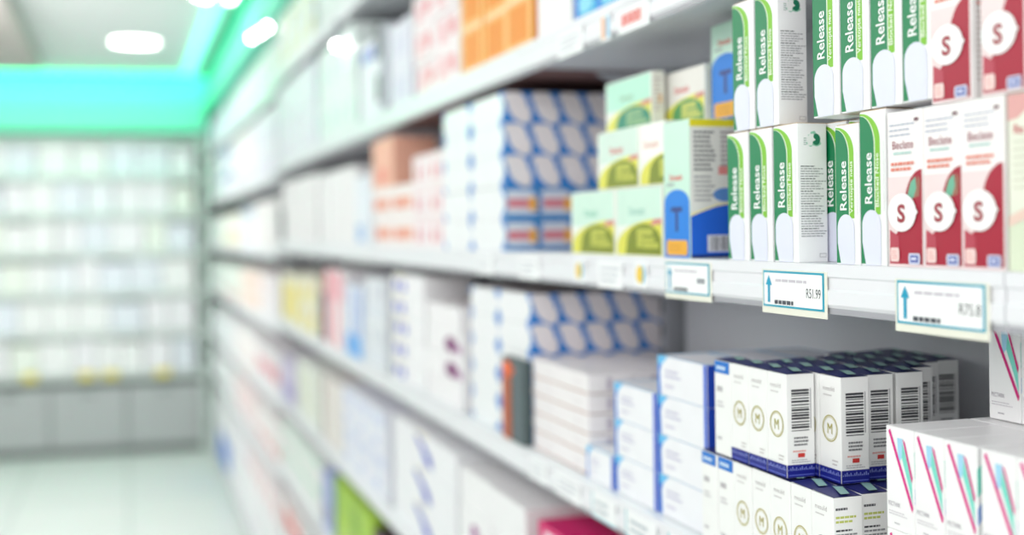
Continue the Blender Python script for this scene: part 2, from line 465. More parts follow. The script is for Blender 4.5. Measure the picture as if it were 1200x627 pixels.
# T cartons
def tcarton(w, d, h, k):
    """k: height of the printed lower scene relative to the full-size carton"""
    c = Carton(w, d, h, '#cdeedd', .3)
    t = .50 * k
    c.text('F', 'Demazin', .48, t + .09*k, .0062, '#e0564a', maxw=w*.85, bold=.02)
    c.lines('F', .12, t+.02*k, .5, t+.055*k, 1, '#aab9b4', 3, .6)
    c.poly('F', [(.02,.0),(.98,.0)] + arc(.5, t-.10*k, .48, .10*k, 0, 180, 18), '#0a80e2')
    c.text('F', 'T', .5, .285*k, .0245, '#213a86', bold=.03, squeeze=1.2)
    c.poly('F', rrect(.10, .02, .90, .13*k, .04), '#f2b02c')
    c.lines('F', .2, .045, .8, .105*k, 2, '#d8921b', 3, .4)
    c.rect('E', .0, .0, 1, 1, '#e6e6e1')
    c.rect('E', .0, .945, 1, 1, '#e9dd2c')
    c.lines('E', .08, .62, .52, .92, 9, '#6f6f74', 5, .5); c.lines('E', .6, .62, .95, .92, 9, '#9a8f94', 6, .5)
    c.rect('E', .55, .60, .98, .66, '#e58f8c'); c.poly('E', ellipse(.7, .455, .26, .05), '#5b8ed0')
    c.lines('E', .08, .4, .5, .6, 6, '#9c9ca0', 8, .4)
    c.poly('E', [(0,0),(1,0),(1,.40),(.8,.405),(.5,.385),(.2,.345),(0,.32)], '#efe3a6')
    c.poly('E', [(0,0),(1,0),(1,.385),(.8,.39),(.5,.37),(.2,.33),(0,.30)], '#1a63d6')
    c.rect('E', 0, 0, 1, .025, '#122a78')
    def bc(q):
        q.rect('E', .32, .045, .96, .165, '#e9e9f0'); q.bars('E', .38, .055, .92, .155, '#4b4b58', 2, True)
    c.child('barcode_label', bc, 'white barcode label')
    return c.done('syrup_carton')
TC = tcarton(.0625, .060, .145, 1.0)
g = 'blue and mint cartons with a letter T'
put(TC, 'syrup_carton', .557, 1.119, zM, 'blue and mint carton with letter T, yellow topped side facing right', 'carton', g)
put(TC, 'syrup_carton', .6215, 1.1205, zM, 'blue T carton in the second row behind the front one', 'carton', g)
# olive hill cartons
def olive(w, d, h, arch='#7f8a10', bar='#bcc04a', txt='#d9696a', mint='#d3efe0', hill='#e2dd52', su=1.0, side='#efefe6'):
    c = Carton(w, d, h, '#f4f6ee', .32)
    c.rect('F', .03, .45, .97, .98, mint)
    c.text('F', 'Demazin', .47, .66, h*.115, txt, maxw=w*.62, bold=.02)
    _p, _r = c.poly, c.rect
    c.poly = lambda f, p, col, keep=False: _p(f, [(u*su, v) for u, v in p], col, keep)
    c.poly('F', [(.02,.02),(.98,.02),(.98,.50)] + arc(.98, .14, .96, .40, 95, 178, 12), hill)
    c.poly('F', [(.75,.44),(.98,.46),(.98,.54),(.82,.53)], '#d98f86')
    c.poly('F', [(.22,.03),(.97,.03)] + arc(.61, .20, .36, .27, 0, 170, 16), arch)
    c.rect('F', .47, .13, .58, .40, bar); c.rect('F', .47, .30, .80, .40, bar); c.rect('F', .60, .12, .92, .20, bar); c.rect('F', .52, .21, .84, .27, bar)
    del c.poly
    c.rect('E', .0, .0, 1, 1, side); c.lines('E', .1, .3, .9, .9, 8, '#c2b9b4', 5, .4); c.rect('E', .55, .45, .75, .60, '#e0a860')
    return c.done('tablet_carton')
g = 'mint and olive tablet cartons'
O1, O2 = olive(.147, .13, .079, txt='#8fd0b8'), olive(.130, .13, .079, txt='#9fcfc0')
put(O2, 'tablet_carton', .558, 1.1875, zM, 'olive and mint carton, bottom layer, beside the blue T carton', 'carton', g)
put(O1, 'tablet_carton', .558, 1.320, zM, 'olive and mint carton, bottom layer, left one', 'carton', g)
O3 = olive(.124, .12, .070, mint='#d8ebe0')
O4 = olive(.0665, .12, .070, mint='#fbf9f4', txt='#e8b8ac', su=1.7)
put(O3, 'tablet_carton', .560, 1.253, zM+.0796, 'olive and mint carton with red lettering, middle layer, left one', 'carton', g)
put(O4, 'tablet_carton', .560, 1.1845, zM+.0796, 'narrow olive carton with white top half, middle layer beside T carton', 'carton', g)
O5 = olive(.144, .016, .070, arch='#2d8f74', bar='#8fb98a', txt='#9fc7a8', mint='#bff2dc', hill='#e5e25f')
O6 = olive(.112, .05, .066, arch='#4f9a5c', bar='#c6cf6a', txt='#d6444a', mint='#f3f0ea', hill='#ece75a')
put(O5, 'tablet_carton', .600, 1.3015, zM+.0796+.0704, 'bright mint carton with teal arch, leftmost on top of the stack', 'carton', g)
put(O6, 'tablet_carton', .622, 1.2080, zM+.1502, 'white carton with red lettering and green arch, top of olive stack', 'carton', g)
T2 = tcarton(.066, .055, .106, 1.36)
put(T2, 'syrup_carton', .628, 1.1380, zM+.1504, 'short blue T carton on top of stack behind green and white cartons', 'carton', 'blue and mint cartons with a letter T')

# white and blue rounded cartons
SKY = '#0f7ed6'
def soap(w, d, h, tilt=.42, white='#f3f2f5', endw='#f0e9ed'):
    c = Carton(w, d, h, '#f7f8fb', .3)
    for (a, b2) in ((0,0),(1,0),(0,1),(1,1)):
        q = .10 if a == 0 else .13
        c.poly('F', [(a, b2), (a + (q if a == 0 else -q), b2), (a, b2 + (.36 if b2 == 0 else -.36))], SKY, True)
    c.rect('E', 0, 0, 1, 1, endw)
    c.poly('E', [(0,0),(.66,0),(.36,.16),(.18,.40),(.08,.74),(0,.74)], SKY)
    c.poly('E', [(1,1),(.60,1),(.80,.84),(.92,.50),(1,.44)], SKY, True)
    c.poly('E', [(0,1),(.0,.90),(.12,1)], SKY, True); c.poly('E', [(1,0),(1,.08),(.9,0)], SKY, True)
    return c.done('soap_carton')
def soap2(w, d, h):
    c = Carton(w, d, h, '#f7f8fb', .3)
    for (a, b2) in ((0,0),(1,0),(1,1)):
        q = .11
        c.poly('F', [(a, b2), (a + (q if a == 0 else -q), b2), (a, b2 + (.4 if b2 == 0 else -.4))], SKY, True)
    c.rect('E', 0, 0, 1, 1, '#1f86cf')
    c.poly('E', [(.05,.14),(.9,.14),(.9,.6)] + arc(.7,.6,.2,.3,0,90,6) + [(.05,.9)], '#dfe3f0')
    c.rect('E', .08, .35, .72, .62, '#e07f8d')
    c.poly('E', rrect(.70, .25, .92, .68, .06), '#f5b343')
    return c.done('soap_carton')
g = 'white and blue soap cartons on the middle shelf'
S2 = soap2(.182, .057, .049)
block(S2, 'soap_carton', 'carton', .557, 1.752, zM, 2, 4, 2, 'white soap carton with pink striped end, middle shelf', g)
S1 = soap(.182, .0445, .0485)
block(S1, 'soap_carton', 'carton', .557, 1.752, zM+.0992, 2, 5, 3, 'white soap carton with oval ends, middle shelf', g)
g = 'white and blue soap cartons on the lower shelf'
S3 = soap(.160, .0425, .0445)
zL = SHZ['L']
block(S3, 'soap_carton', 'carton', .570, 1.6735, zL, 2, 5, 5, 'white soap carton with oval ends, lower shelf', g)

# ------------------------------------------------------------------ lower shelf, sharp part
def mcarton(kind, w=.0335, d=.0285, h=.0925):
    c = Carton(w, d, h, '#f8f8f7', .35)
    gold = {'gold': '#b9ad52', 'brown': '#6e6350'}.get(kind, '#b9ad52')
    top = kind == 'up'
    if kind == 'gold' or kind == 'brown' or top:
        if top: gold = '#b3a94a'
        c.text('F', 'mesulid', .45, .88, .0042, '#b9b4b4', maxw=.020)
        c.lines('F', .2, .80, .7, .83, 1, '#d5d2d2', 4, .5)
        c.ring('F', .5, .50, .0118, .0010, gold); c.ring('F', .5, .50, .0100, .0004, gold)
        c.text('F', 'M', .5, .50, .0095, gold, squeeze=.85, bold=.0)
        c.lines('F', .6, .15 if top else .08, .9, .22 if top else .15, 2, '#cfcaca', 5, .4)
    else:
        c.lines('F', .15, .66, .6, .74, 1, '#bdb9bd', 3, .7); c.lines('F', .15, .5, .6, .58, 2, '#cfccd0', 4, .5); c.lines('F', .15, .15, .5, .2, 1, '#c9c6ca', 4, .6)
        def st(q):
            q.rect('F', .04, .87, .92, .997, '#1473cf'); q.lines('F', .15, .905, .85, .95, 1, '#cfe4fb', 3, .9)
        c.child('seal_sticker', st, 'blue sticker with pale lettering')
    if top:
        for f in 'FE':
            c.rect(f, 0, 0, 1, .125, '#121a86')
            for i in range(14): c.rect(f, .04+i*.068, .07, .07+i*.068, .07 + .025*((i*7) % 5)/4 + .012, '#8f9be0', keep=i > 0)
            c.rect(f, .05, .02, .95, .03, '#5c68c8')
        c.bars('E', .17, .45, .80, .86, '#3a3a40', 3)
        c.rect('E', .84, .47, .87, .86, '#a7a7ab')
        c.lines('E', .25, .30, .85, .40, 3, '#77777c', 7, .5)
        c.lines('E', .2, .245, .8, .265, 1, '#e7a49c', 3, .7)
        c.rect('E', .38, .195, .62, .235, '#d23a35'); c.lines('E', .15, .14, .85, .18, 2, '#b5b5ba', 4, .4)
    else:
        c.lines('E', .08, .88, .6, .91, 1, '#55555a', 3, .7); c.lines('E', .08, .76, .85, .84, 2, '#c4cc6a', 5, .5)
        c.lines('E', .08, .1, .92, .72, 16, '#8c8c91', 6, .42, 4, '#3c3c42')
    def flap(k):
        k.mats = [mat('#252a6e', .35), mat('#9cc9c0', .35), mat('#2a2a34', .4)]
        bm = k.bm
        a = [bm.verts.new(p) for p in ((-d/2+.0005, -w/2+.0005, h+.0003), (d/2-.0005, -w/2+.0005, h+.0003), (d/2-.0005, w/2-.0005, h+.0022), (-d/2+.0005, w/2-.0005, h+.0012))]
        f = bm.faces.new(a); f.material_index = 0
        q = [bm.verts.new((p[0], p[1], h+.0024)) for p in ((-d*.2,-w*.45),(d*.1,-w*.45),(d*.45,w*.3),(d*.2,w*.45))]
        f = bm.faces.new(q); f.material_index = 1
        for i in range(2):
            e = [a[i], a[i+1]]; low = [bm.verts.new((v.co.x, v.co.y, h)) for v in e]
            f = bm.faces.new([low[0], low[1], e[1], e[0]]); f.material_index = 2
    c.child('top_flap', flap, 'navy tuck flap')
    return c.done('pill_carton')
MG, MB_, MU, MS = mcarton('gold'), mcarton('brown'), mcarton('up'), mcarton('seal')
g = 'white cartons with gold ring emblem'
P = .0342
MX = .559
zLa, zLb = zL, zL + .0952
# lower layer: seven in the front row, the two farthest carry a blue seal
for i in range(7):
    k = MB_ if i == 0 else (MS if i >= 5 else MG)
    lab = ('white carton with brown ring emblem, first from right, lower layer' if i == 0 else
           'white carton with blue sticker, lower layer, %s' % ('right one' if i == 5 else 'left one') if i >= 5 else
           'white carton with gold ring emblem, %s from right, lower layer' % ORD[i])
    put(k, 'pill_carton', MX + .0006*(i % 2), .866 + i*P, zLa, lab, 'carton', g)
for ix in range(1, 7):
    for i in range(7):
        put(MG, 'pill_carton', MX + ix*.0302, .866 + i*P + .004*(ix % 2), zLa, 'white ring emblem carton, lower layer, %s, %s from right' % (ROWN[ix] if ix < 6 else 'last row', ORD[i] if i else 'first'), 'carton', g)
# upper layer
for i in range(4):
    lab = 'white carton with blue sticker, topmost left of ring emblem cartons' if i == 3 else 'white carton with gold ring emblem, upper layer, %s' % ['barcode end showing, front row', 'second from right, front row', 'third from right, front row'][i]
    put(MS if i == 3 else MU, 'pill_carton', MX, .938 + i*P, zLb, lab, 'carton', g)
for ix, y0, n in ((1, .899, 4), (2, .906, 4), (3, .909, 4), (4, .935, 4), (5, .965, 3), (6, .975, 3)):
    for i in range(n):
        put(MU, 'pill_carton', MX + ix*.0302 + (.0035 if ix >= 3 else 0), y0 + i*P, zLb, 'white ring emblem carton, upper layer, %s, %s from right' % (ROWN[ix] if ix < 6 else 'last row', ORD[i] if i else 'first'), 'carton', g)

MAG, TEAL, SKYL = '#e0218c', '#7fe0cf', '#a9dcf6'
def vcarton(w=.0348, d=.078, h=.0808, red=MAG):
    c = Carton(w, d, h, '#fbfafb', .35)
    c.poly('F', [(.42,.88),(.60,.88),(.92,.52),(.95,.30),(.80,.48)], TEAL)
    c.poly('F', [(.42,.90),(.62,.90),(.58,.72),(.46,.66)], SKYL)
    c.poly('F', [(.10,.95),(.17,.97),(.97,.27),(.93,.22)], red)
    c.poly('F', [(.62,.90),(.70,.87),(.96,.55),(.93,.50)], red)
    c.text('F', 'PECTARK', .30, .25, .0034, '#a9a4ad', maxw=.015)
    c.lines('F', .1, .14, .8, .19, 2, '#d4d0d6', 4, .4); c.lines('F', .3, .06, .55, .08, 1, '#bbb7be', 3, .7)
    c.poly('E', [(0,.8),(.2,.97),(.2,.75),(0,.55)], TEAL); c.poly('E', [(0,.45),(.2,.7),(.2,.55),(0,.3)], '#8fb0e8')
    return c.done('ampoule_carton')
VC = vcarton()
g = 'white cartons with slanted magenta stripes'
for ix in range(2):
    for iz in range(2):
        for i in range(5):
            y = .7740 - i*.0354 - (.004 if i >= 3 else 0)
            nm = ['leftmost', 'second from left', 'third from left', 'fourth from left', 'rightmost'][i]
            put(VC, 'ampoule_carton', .571 + ix*.0795, y, zL + iz*.0812, 'white magenta striped carton, %s, %s layer, %s row' % (nm, ['bottom', 'upper'][iz], ['front', 'back'][ix]), 'carton', g)
V2 = vcarton(.036, .07, .0795, '#d81f80')
for i in range(3):
    put(V2, 'ampoule_carton', .664, .7655 - i*.0366, zL + .1628, 'white magenta striped carton standing on top under rail, %s' % ['left', 'middle', 'right'][i], 'carton', g)
put(V2, 'ampoule_carton', .664 + .0712, .800 - .0366*.5, zL + .1628, 'white striped carton peeking out behind the leftmost top one', 'carton', g).location.x = .7625

# blue and white cartons
def bluecarton(w=.120, d=.06, h=.0440, tint='#1c49c4'):
    c = Carton(w, d, h, '#f6f6fb', .32)
    c.poly('F', [(0,0),(.07,0),(.05,.6),(.14,.997),(0,.997)], '#2c7fe0'); c.poly('F', [(.0,.75),(.10,.80),(.22,.997),(0,.997)], '#69c3f5')
    c.lines('F', .16, .45, .5, .7, 2, '#c3bedb', 4, .4); c.lines('F', .16, .2, .4, .32, 1, '#d5cfe4', 4, .5)
    c.rect('F', .94, 0, 1, 1, '#2f62d8')
    c.rect('E', 0, 0, 1, 1, tint); c.lines('E', .15, .3, .85, .7, 2, '#8a6fd0', 4, .5)
    c.rect('T', 0, 0, 1, 1, '#8cc7f2'); c.rect('T', .06, .05, .94, .95, '#f4f4fa')
    return c.done('gel_carton')
BC = bluecarton(); BS = bluecarton(.088, .06, .040)
g = 'white cartons with blue ends'
block(BC, 'gel_carton', 'carton', .570, 1.112, zL, 1, 3, 4, 'white carton with blue end beside the ring emblem cartons', g)
block(BC, 'gel_carton', 'carton', .568, 1.2335, zL, 1, 3, 3, 'white carton with blue left edge, middle stack of three', g)
put(BS, 'gel_carton', .566, 1.356, zL, 'small white carton with blue edge, lowest at stack front', 'carton', g)
put(BS, 'gel_carton', .632, 1.356, zL, 'small white blue edged carton behind the lowest one, bottom', 'carton', g)
put(BS, 'gel_carton', .632, 1.356, zL+.0404, 'small white blue edged carton behind the lowest one, upper', 'carton', g)

# flat white cartons
c = Carton(.110, .062, .0258, '#f5f0f2', .4)
c.rect('F', 0, .0, 1, .07, '#b98a78'); c.lines('F', .5, .4, .85, .6, 1, '#e6dfe4', 3, .5); c.rect('E', .42, .2, .55, .8, '#c7bccb'); c.rect('E', 0, 0, 1, .06, '#c7b2ac')  # brown lower strips paint the shadow lines between layers
WC = c.done('flat_carton')
block(WC, 'flat_carton', 'carton', .570, 1.4455, zL, 2, 3, 5, 'flat white carton with painted brown shadow edge', 'flat white cartons stacked on the lower shelf')
# dark case leaning as divider
c = Carton(.104, .014, .125, '#4d5a5c', .5)
c.rect('F', .02, .02, .98, .98, '#56646a'); c.rect('F', .0, .0, .42, .78, '#b5562c'); c.poly('F', ellipse(.28, .86, .27, .10), '#f0682a'); c.rect('F', .42, 0, .46, 1, '#2d3436')
c.lines('F', .55, .1, .9, .9, 7, '#6d7a80', 3, .3)
put(c.done('slim_box'), 'slim_box', .5565, 1.6715, zL, 'slim dark grey box with orange strip beside the flat white cartons', 'box')

# ------------------------------------------------------------------ softer rows farther along
def plain(w, d, h, base, marks=(), end=None, rough=.45):
    """marks: (u0, v0, u1, v1, colour) or ('o', cu, cv, ru, rv, colour) printed on the front"""
    c = Carton(w, d, h, base, rough, .0008)
    for m in marks:
        if m[0] == 'o': c.poly('F', ellipse(m[1], m[2], m[3], m[4], 18), m[5])
        elif m[0] == 'p': c.poly('F', m[1], m[2])
        else: c.rect('F', *m)
    if end: c.rect('E', 0, 0, 1, 1, end)
    return c.done('carton')
SHELFW = {'T': 'top shelf', 'U': 'upper shelf', 'M': 'middle shelf', 'L': 'lower shelf', 'K': 'fifth shelf down', 'J': 'sixth shelf down', 'I': 'second lowest shelf', 'base': 'base shelf'}
def run(key, y0, y1, n, nz, h, base, marks, desc, name='carton', d=.14, x=.560, nx=1, end=None, sparse=None, beside=''):
    w = (y1 - y0) / n - .0016
    c = plain(w, d, h, base, marks, end)
    ym = (y0 + y1) / 2
    blank = plain(w, d, h, base, (), end) if sparse else None
    full = desc + ', ' + SHELFW[key]
    block(c, name, 'carton', x, y0, sz(key, ym), n, nx, nz, (lambda iy, ix, iz: full if sparse(iy, iz) else 'blank white carton %s, ' % beside + SHELFW[key]) if sparse else full, full.replace(',', ' on the'), jit=.006,
          alt=(lambda iy, ix, iz: c if sparse(iy, iz) else blank) if sparse else None)
# middle shelf
run('M', 2.122, 2.392, 2, 3, .061, '#f9f0f2', [(.30,.15,.38,.85,'#ee9fae'),('o',.34,.38,.09,.22,'#e2606f'),('o',.72,.4,.1,.25,'#e9b0be'),(.62,.72,.9,.8,'#f0c6cf'),(.05,.9,.95,.97,'#f6dde1')], 'white carton with red figures', d=.10, nx=2)
run('M', 2.40, 2.80, 2, 2, .066, '#f8efee', [(.08,.25,.95,.62,'#f0a48d'),(.08,.25,.5,.42,'#ea8266')], 'white carton with peach band', d=.1)
run('M', 2.575, 2.80, 1, 1, .11, '#f6b9a2', [(.3,.1,.7,.4,'#ee8f80')], 'tall peach box', d=.1)
o = [q for q in COL.objects if q.name == 'carton' or q.name.startswith('carton.')][-1]; o.location.z += .1328
run('M', 2.82, 3.02, 1, 1, .17, '#e9edf6', [(.1,.05,.5,.3,'#8fb5e4')], 'pale blue and white tall box')
run('M', 3.04, 3.62, 4, 1, .205, '#f4f1f3', [(.0,.0,.05,1,'#dcd8de')], 'tall white box')
run('M', 3.68, 4.50, 4, 2, .108, '#f3eff1', [(.2,.4,.8,.5,'#e7dfe4')], 'broad white carton')
run('M', 4.53, 4.62, 1, 1, .13, '#5a5a66', [], 'small dark grey box')
run('M', 4.68, 5.55, 4, 2, .10, '#f5f1f2', [(.1,.1,.3,.9,'#f1e4e4')], 'off white carton beyond the joint')
run('M', 5.60, 6.10, 3, 1, .19, '#e8eaf5', [(.3,.8,.9,.95,'#3f8fae')], 'pale lilac carton with teal band')
run('M', 6.15, 7.30, 4, 1, .17, '#f3f1e6', [(.1,.1,.9,.4,'#eae6bc'),(.3,.0,.6,.1,'#d86a5e')], 'cream carton')
run('M', 7.35, 8.45, 4, 2, .085, '#edf1ef', [(.2,.3,.8,.6,'#dde6e2')], 'grey white carton near the far corner')
# upper shelf
run('U', 1.06, 1.30, 2, 1, .16, '#eef1f6', [(.1,.05,.4,.2,'#d8eef0')], 'white box at frame top', d=.12)
run('U', 1.312, 1.462, 2, 1, .15, '#37b4e4', [('o',.5,.14,.35,.08,'#8edcf2'),(.0,.0,.2,1,'#2d7fe0')], 'cyan blue box', d=.12)
run('U', 1.47, 1.606, 1, 1, .19, '#f8f2f3', [(.15,.3,.3,.6,'#f3d2d6'),(.55,.25,.7,.55,'#f3d2d6')], 'white box with faint pink print', d=.12)
run('U', 1.625, 2.005, 3, 2, .078, '#fbc679', [(.12,.12,.88,.86,'#f18f06'),(.0,.94,1,1,'#fde3bd')], 'orange carton with pale grid', d=.13, end='#f28c00')
run('U', 2.02, 2.36, 2, 3, .066, '#f8edf0', [(.15,.2,.4,.8,'#f1b5bd'),(.6,.3,.85,.75,'#ec8d98'),(.45,.1,.52,.9,'#f4ccd2')], 'white carton with rose print', d=.13)
run('U', 2.40, 2.60, 1, 2, .09, '#e6e4f1', [(.2,.2,.8,.7,'#d9d5ea')], 'pale lavender carton')
run('U', 2.68, 2.745, 1, 1, .21, '#e6e8f0', [(.1,.15,.9,.45,'#101016'),(.0,.62,1,1,'#3c3c46')], 'narrow white box with black square and dark top')
run('U', 2.76, 2.95, 2, 1, .19, '#eef0f8', [(.2,.75,.9,.92,'#4b68c8')], 'white box with blue cap band', d=.1)
run('U', 3.00, 3.60, 4, 2, .133, '#e9f1f0', [(.3,.2,.7,.6,'#d3ece6')], 'mint white carton')
run('U', 3.68, 4.60, 5, 2, .135, '#ebeaf7', [(.0,.0,.1,1,'#f0ead0')], 'lavender white carton')
run('U', 4.68, 5.60, 4, 2, .133, '#eeeaf4', [(.7,.1,.95,.5,'#d7cdee')], 'pale carton with lilac corner')
run('U', 5.66, 6.60, 4, 1, .26, '#f1eeee', [(.4,.0,.6,.3,'#8f93c8')], 'white box with slate mark')
run('U', 6.68, 7.55, 4, 2, .13, '#e7e9f4', [(.1,.6,.9,.9,'#3f7fae')], 'pale carton with blue top band')
run('U', 7.66, 8.45, 3, 2, .13, '#e4ece9', [(.2,.2,.8,.5,'#2f9a8a')], 'pale carton with green band')
# top shelf
run('T', 2.70, 3.60, 4, 1, .19, '#e6e8e8', [(.1,.1,.5,.4,'#dfe7e4')], 'pale grey box')
run('T', 3.68, 4.60, 4, 2, .10, '#eef0ee', [(.6,.2,.9,.8,'#e6e2a0')], 'white carton with yellow patch')
run('T', 4.68, 5.60, 4, 2, .09, '#f0f3f1', [(.1,.1,.4,.8,'#c9efe0')], 'white carton with mint patch')
run('T', 5.66, 6.60, 4, 1, .18, '#ebebf2', [(.3,.1,.8,.3,'#cfd3ea')], 'white box with pale blue band')
run('T', 6.68, 8.45, 6, 1, .17, '#e3e6f2', [(.1,.0,.3,1,'#d4daf0')], 'lilac white box')
# lower shelf
PUR, NAV = '#7d1f6d', '#3340c0'
run('L', 2.040, 2.290, 2, 4, .0455, '#f6f3f6', [('o',.42,.45,.34,.32,PUR),(.74,.15,.95,.5,'#b06aa8')], 'white carton with plum blot', beside='above or below plum blot', d=.1, sparse=lambda iy, iz: iy == 0 and iz in (1, 2))
run('L', 2.310, 2.60, 2, 5, .0455, '#f6f5f8', [('p',[(.15,.25),(.38,.25),(.42,.7),(.15,.65)],'#5a5fd0'),('p',[(.6,.15),(.85,.2),(.85,.62),(.6,.7)],NAV),(.2,.82,.8,.93,'#efe7b8')], 'white carton with navy squares', beside='beside navy square ones', d=.1, sparse=lambda iy, iz: iy == 1)
run('L', 2.68, 2.92, 2, 2, .105, '#e9ecf1', [(.1,.1,.9,.45,'#dfe4ee'),(.7,.5,.9,.9,'#a7b0c8')], 'pale grey carton')
run('L', 2.94, 3.20, 2, 1, .185, '#e7ebf6', [(.0,.0,.9,.3,'#6fb1f2'),(.6,.3,.95,.95,'#7f9fe0')], 'white and sky blue box')
run('L', 3.22, 3.52, 2, 1, .215, '#f6f0f3', [(.05,.0,.45,1,'#f2808f'),(.45,.6,1,.95,'#f5c3cc')], 'tall pink and white box')
run('L', 3.56, 3.62, 1, 1, .14, '#3c4a60', [], 'small navy box')
run('L', 3.68, 4.10, 2, 2, .09, '#f3efdc', [(.1,.0,.6,.6,'#efe08a'),(.6,.5,.9,.9,'#e7cfa2')], 'cream carton with yellow corner')
run('L', 4.12, 4.58, 2, 1, .17, '#f2ecd0', [(.2,.1,.8,.8,'#f4dc3c')], 'pale yellow box')
run('L', 4.68, 5.30, 3, 1, .18, '#f4eef2', [(.05,.4,.3,1,'#f0d2d4')], 'white box with rosy stripe')
run('L', 5.34, 6.20, 4, 2, .09, '#f4e6df', [(.2,.2,.7,.7,'#f3bfa4')], 'white carton with apricot patch')
run('L', 6.30, 7.40, 4, 1, .17, '#e6ece4', [(.1,.0,.5,.2,'#d94d4d')], 'grey green box with red foot')
run('L', 7.45, 8.45, 4, 2, .085, '#e4e9e6', [(.2,.2,.8,.7,'#d5dedb')], 'silvery carton')
# below
run('K', 1.370, 1.632, 2, 2, .098, '#d9146f', [('p',[(.08,.1),(.62,.1),(.45,.5),(.08,.4)],'#f6eef2'),('p',[(.15,.55),(.9,.62),(.9,.92),(.2,.9)],'#f3e6ee'),(.7,.1,.93,.4,'#f6eef2')], 'magenta and white carton', d=.18)
run('K', 1.685, 2.055, 2, 3, .066, '#f5f4f6', [('o',.5,.5,.12,.2,'#a04a92'),(.65,.25,.85,.4,'#cfe6de')], 'white carton with mauve dot', beside='around mauve dot one', d=.15, sparse=lambda iy, iz: iy == 1 and iz == 1)
run('K', 2.075, 2.60, 3, 3, .070, '#f4f4f8', [('p',[(.08,.80),(.25,.86),(.85,.40),(.92,.08),(.62,.12),(.45,.42)],NAV),(.1,.85,.7,.93,'#f0e9c8')], 'white carton with blue zigzag', beside='beside blue zigzag ones', d=.15, sparse=lambda iy, iz: iy == 1)
run('K', 2.68, 3.25, 3, 2, .10, '#edeef8', [(.1,.6,.9,.9,'#d9def4'),(.2,.1,.5,.3,'#c3cdf0')], 'pale bluish carton', d=.15)
run('K', 3.29, 3.60, 2, 1, .19, '#efe9e6', [(.0,.0,.15,1,'#c8ad9a')], 'white box with tan edge', d=.15)
run('K', 3.68, 4.20, 3, 1, .185, '#eef0ea', [(.1,.1,.4,.9,'#dfe6c6')], 'white box with sage stripe', d=.15)
run('K', 4.22, 4.60, 2, 1, .15, '#d5cbe6', [(.1,.1,.9,.4,'#a89bd6')], 'violet box', d=.15)
run('K', 4.68, 5.50, 4, 1, .16, '#f3eef1', [(.2,.3,.8,.7,'#e0647e')], 'white box with crimson panel', d=.15)
run('K', 5.55, 6.60, 4, 2, .085, '#f3eff0', [(.1,.0,.9,.3,'#f0d9d6')], 'white carton with blush base', d=.15)
run('K', 6.70, 8.45, 6, 1, .16, '#f0f0f2', [(.1,.2,.4,.8,'#d8dcea')], 'plain white far box', d=.15)
run('J', 2.00, 2.60, 3, 2, .095, '#f2f1f5', [(.1,.2,.6,.6,'#d9d5ea')], 'white carton with lilac panel', d=.17)
run('J', 2.68, 2.84, 1, 1, .17, '#3c2230', [(.2,.5,.9,.9,'#d85a9a')], 'dark plum box', d=.17)
run('J', 2.86, 3.42, 2, 1, .185, '#a8cf2f', [(.1,.5,.4,.9,'#87b51e'),(.5,.1,.8,.4,'#c6e066'),(.0,.0,.12,1,'#6f9e28')], 'lime green box', d=.17)
run('J', 3.44, 3.60, 1, 1, .17, '#a9b4e6', [(.1,.1,.6,.4,'#8f7fb0')], 'periwinkle box', d=.17)
run('J', 3.68, 4.60, 4, 2, .09, '#f1f2f0', [(.2,.6,.9,.9,'#bfe8d4')], 'white carton with mint corner', d=.17)
run('J', 4.68, 5.50, 4, 1, .16, '#f5efef', [(.2,.1,.8,.3,'#e2525a')], 'white box with red strip', d=.17)
run('J', 5.56, 6.60, 4, 2, .085, '#f3e7e8', [(.1,.1,.5,.9,'#eec1c4')], 'rosy carton', d=.17)
run('J', 6.70, 8.45, 6, 1, .16, '#eeeef0', [(.5,.2,.8,.8,'#dfe3ea')], 'pale far box', d=.17)
run('I', 3.00, 4.10, 4, 1, .17, '#f3f3f3', [(.1,.6,.9,.9,'#e4e4ea')], 'white shelf box', d=.17)
run('I', 4.12, 4.60, 2, 1, .165, '#f6eeee', [(.1,.35,.9,.75,'#e8433f')], 'white box with bright red panel', d=.17)
run('I', 4.68, 6.00, 5, 1, .17, '#f2eaec', [(.2,.3,.6,.7,'#e8a5ae')], 'white box with pink panel', d=.17)
run('I', 6.10, 7.20, 4, 1, .16, '#f0eff2', [(.3,.1,.6,.5,'#c9b8d8')], 'white box with mauve panel', d=.17)
run('I', 7.30, 8.45, 4, 1, .16, '#ececee', [], 'greyish far box', d=.17)
run('base', 4.50, 7.05, 7, 1, .17, '#efedf0', [(.1,.1,.9,.3,'#dcd6e4')], 'white floor level box', d=.18, x=.556)
run('base', 7.15, 7.85, 2, 1, .165, '#2b6fd8', [(.2,.2,.8,.8,'#4f8ce6')], 'bright blue box', d=.18, x=.556)
run('base', 7.90, 8.45, 2, 1, .16, '#e6e6ea', [], 'plain end box', d=.18, x=.556)

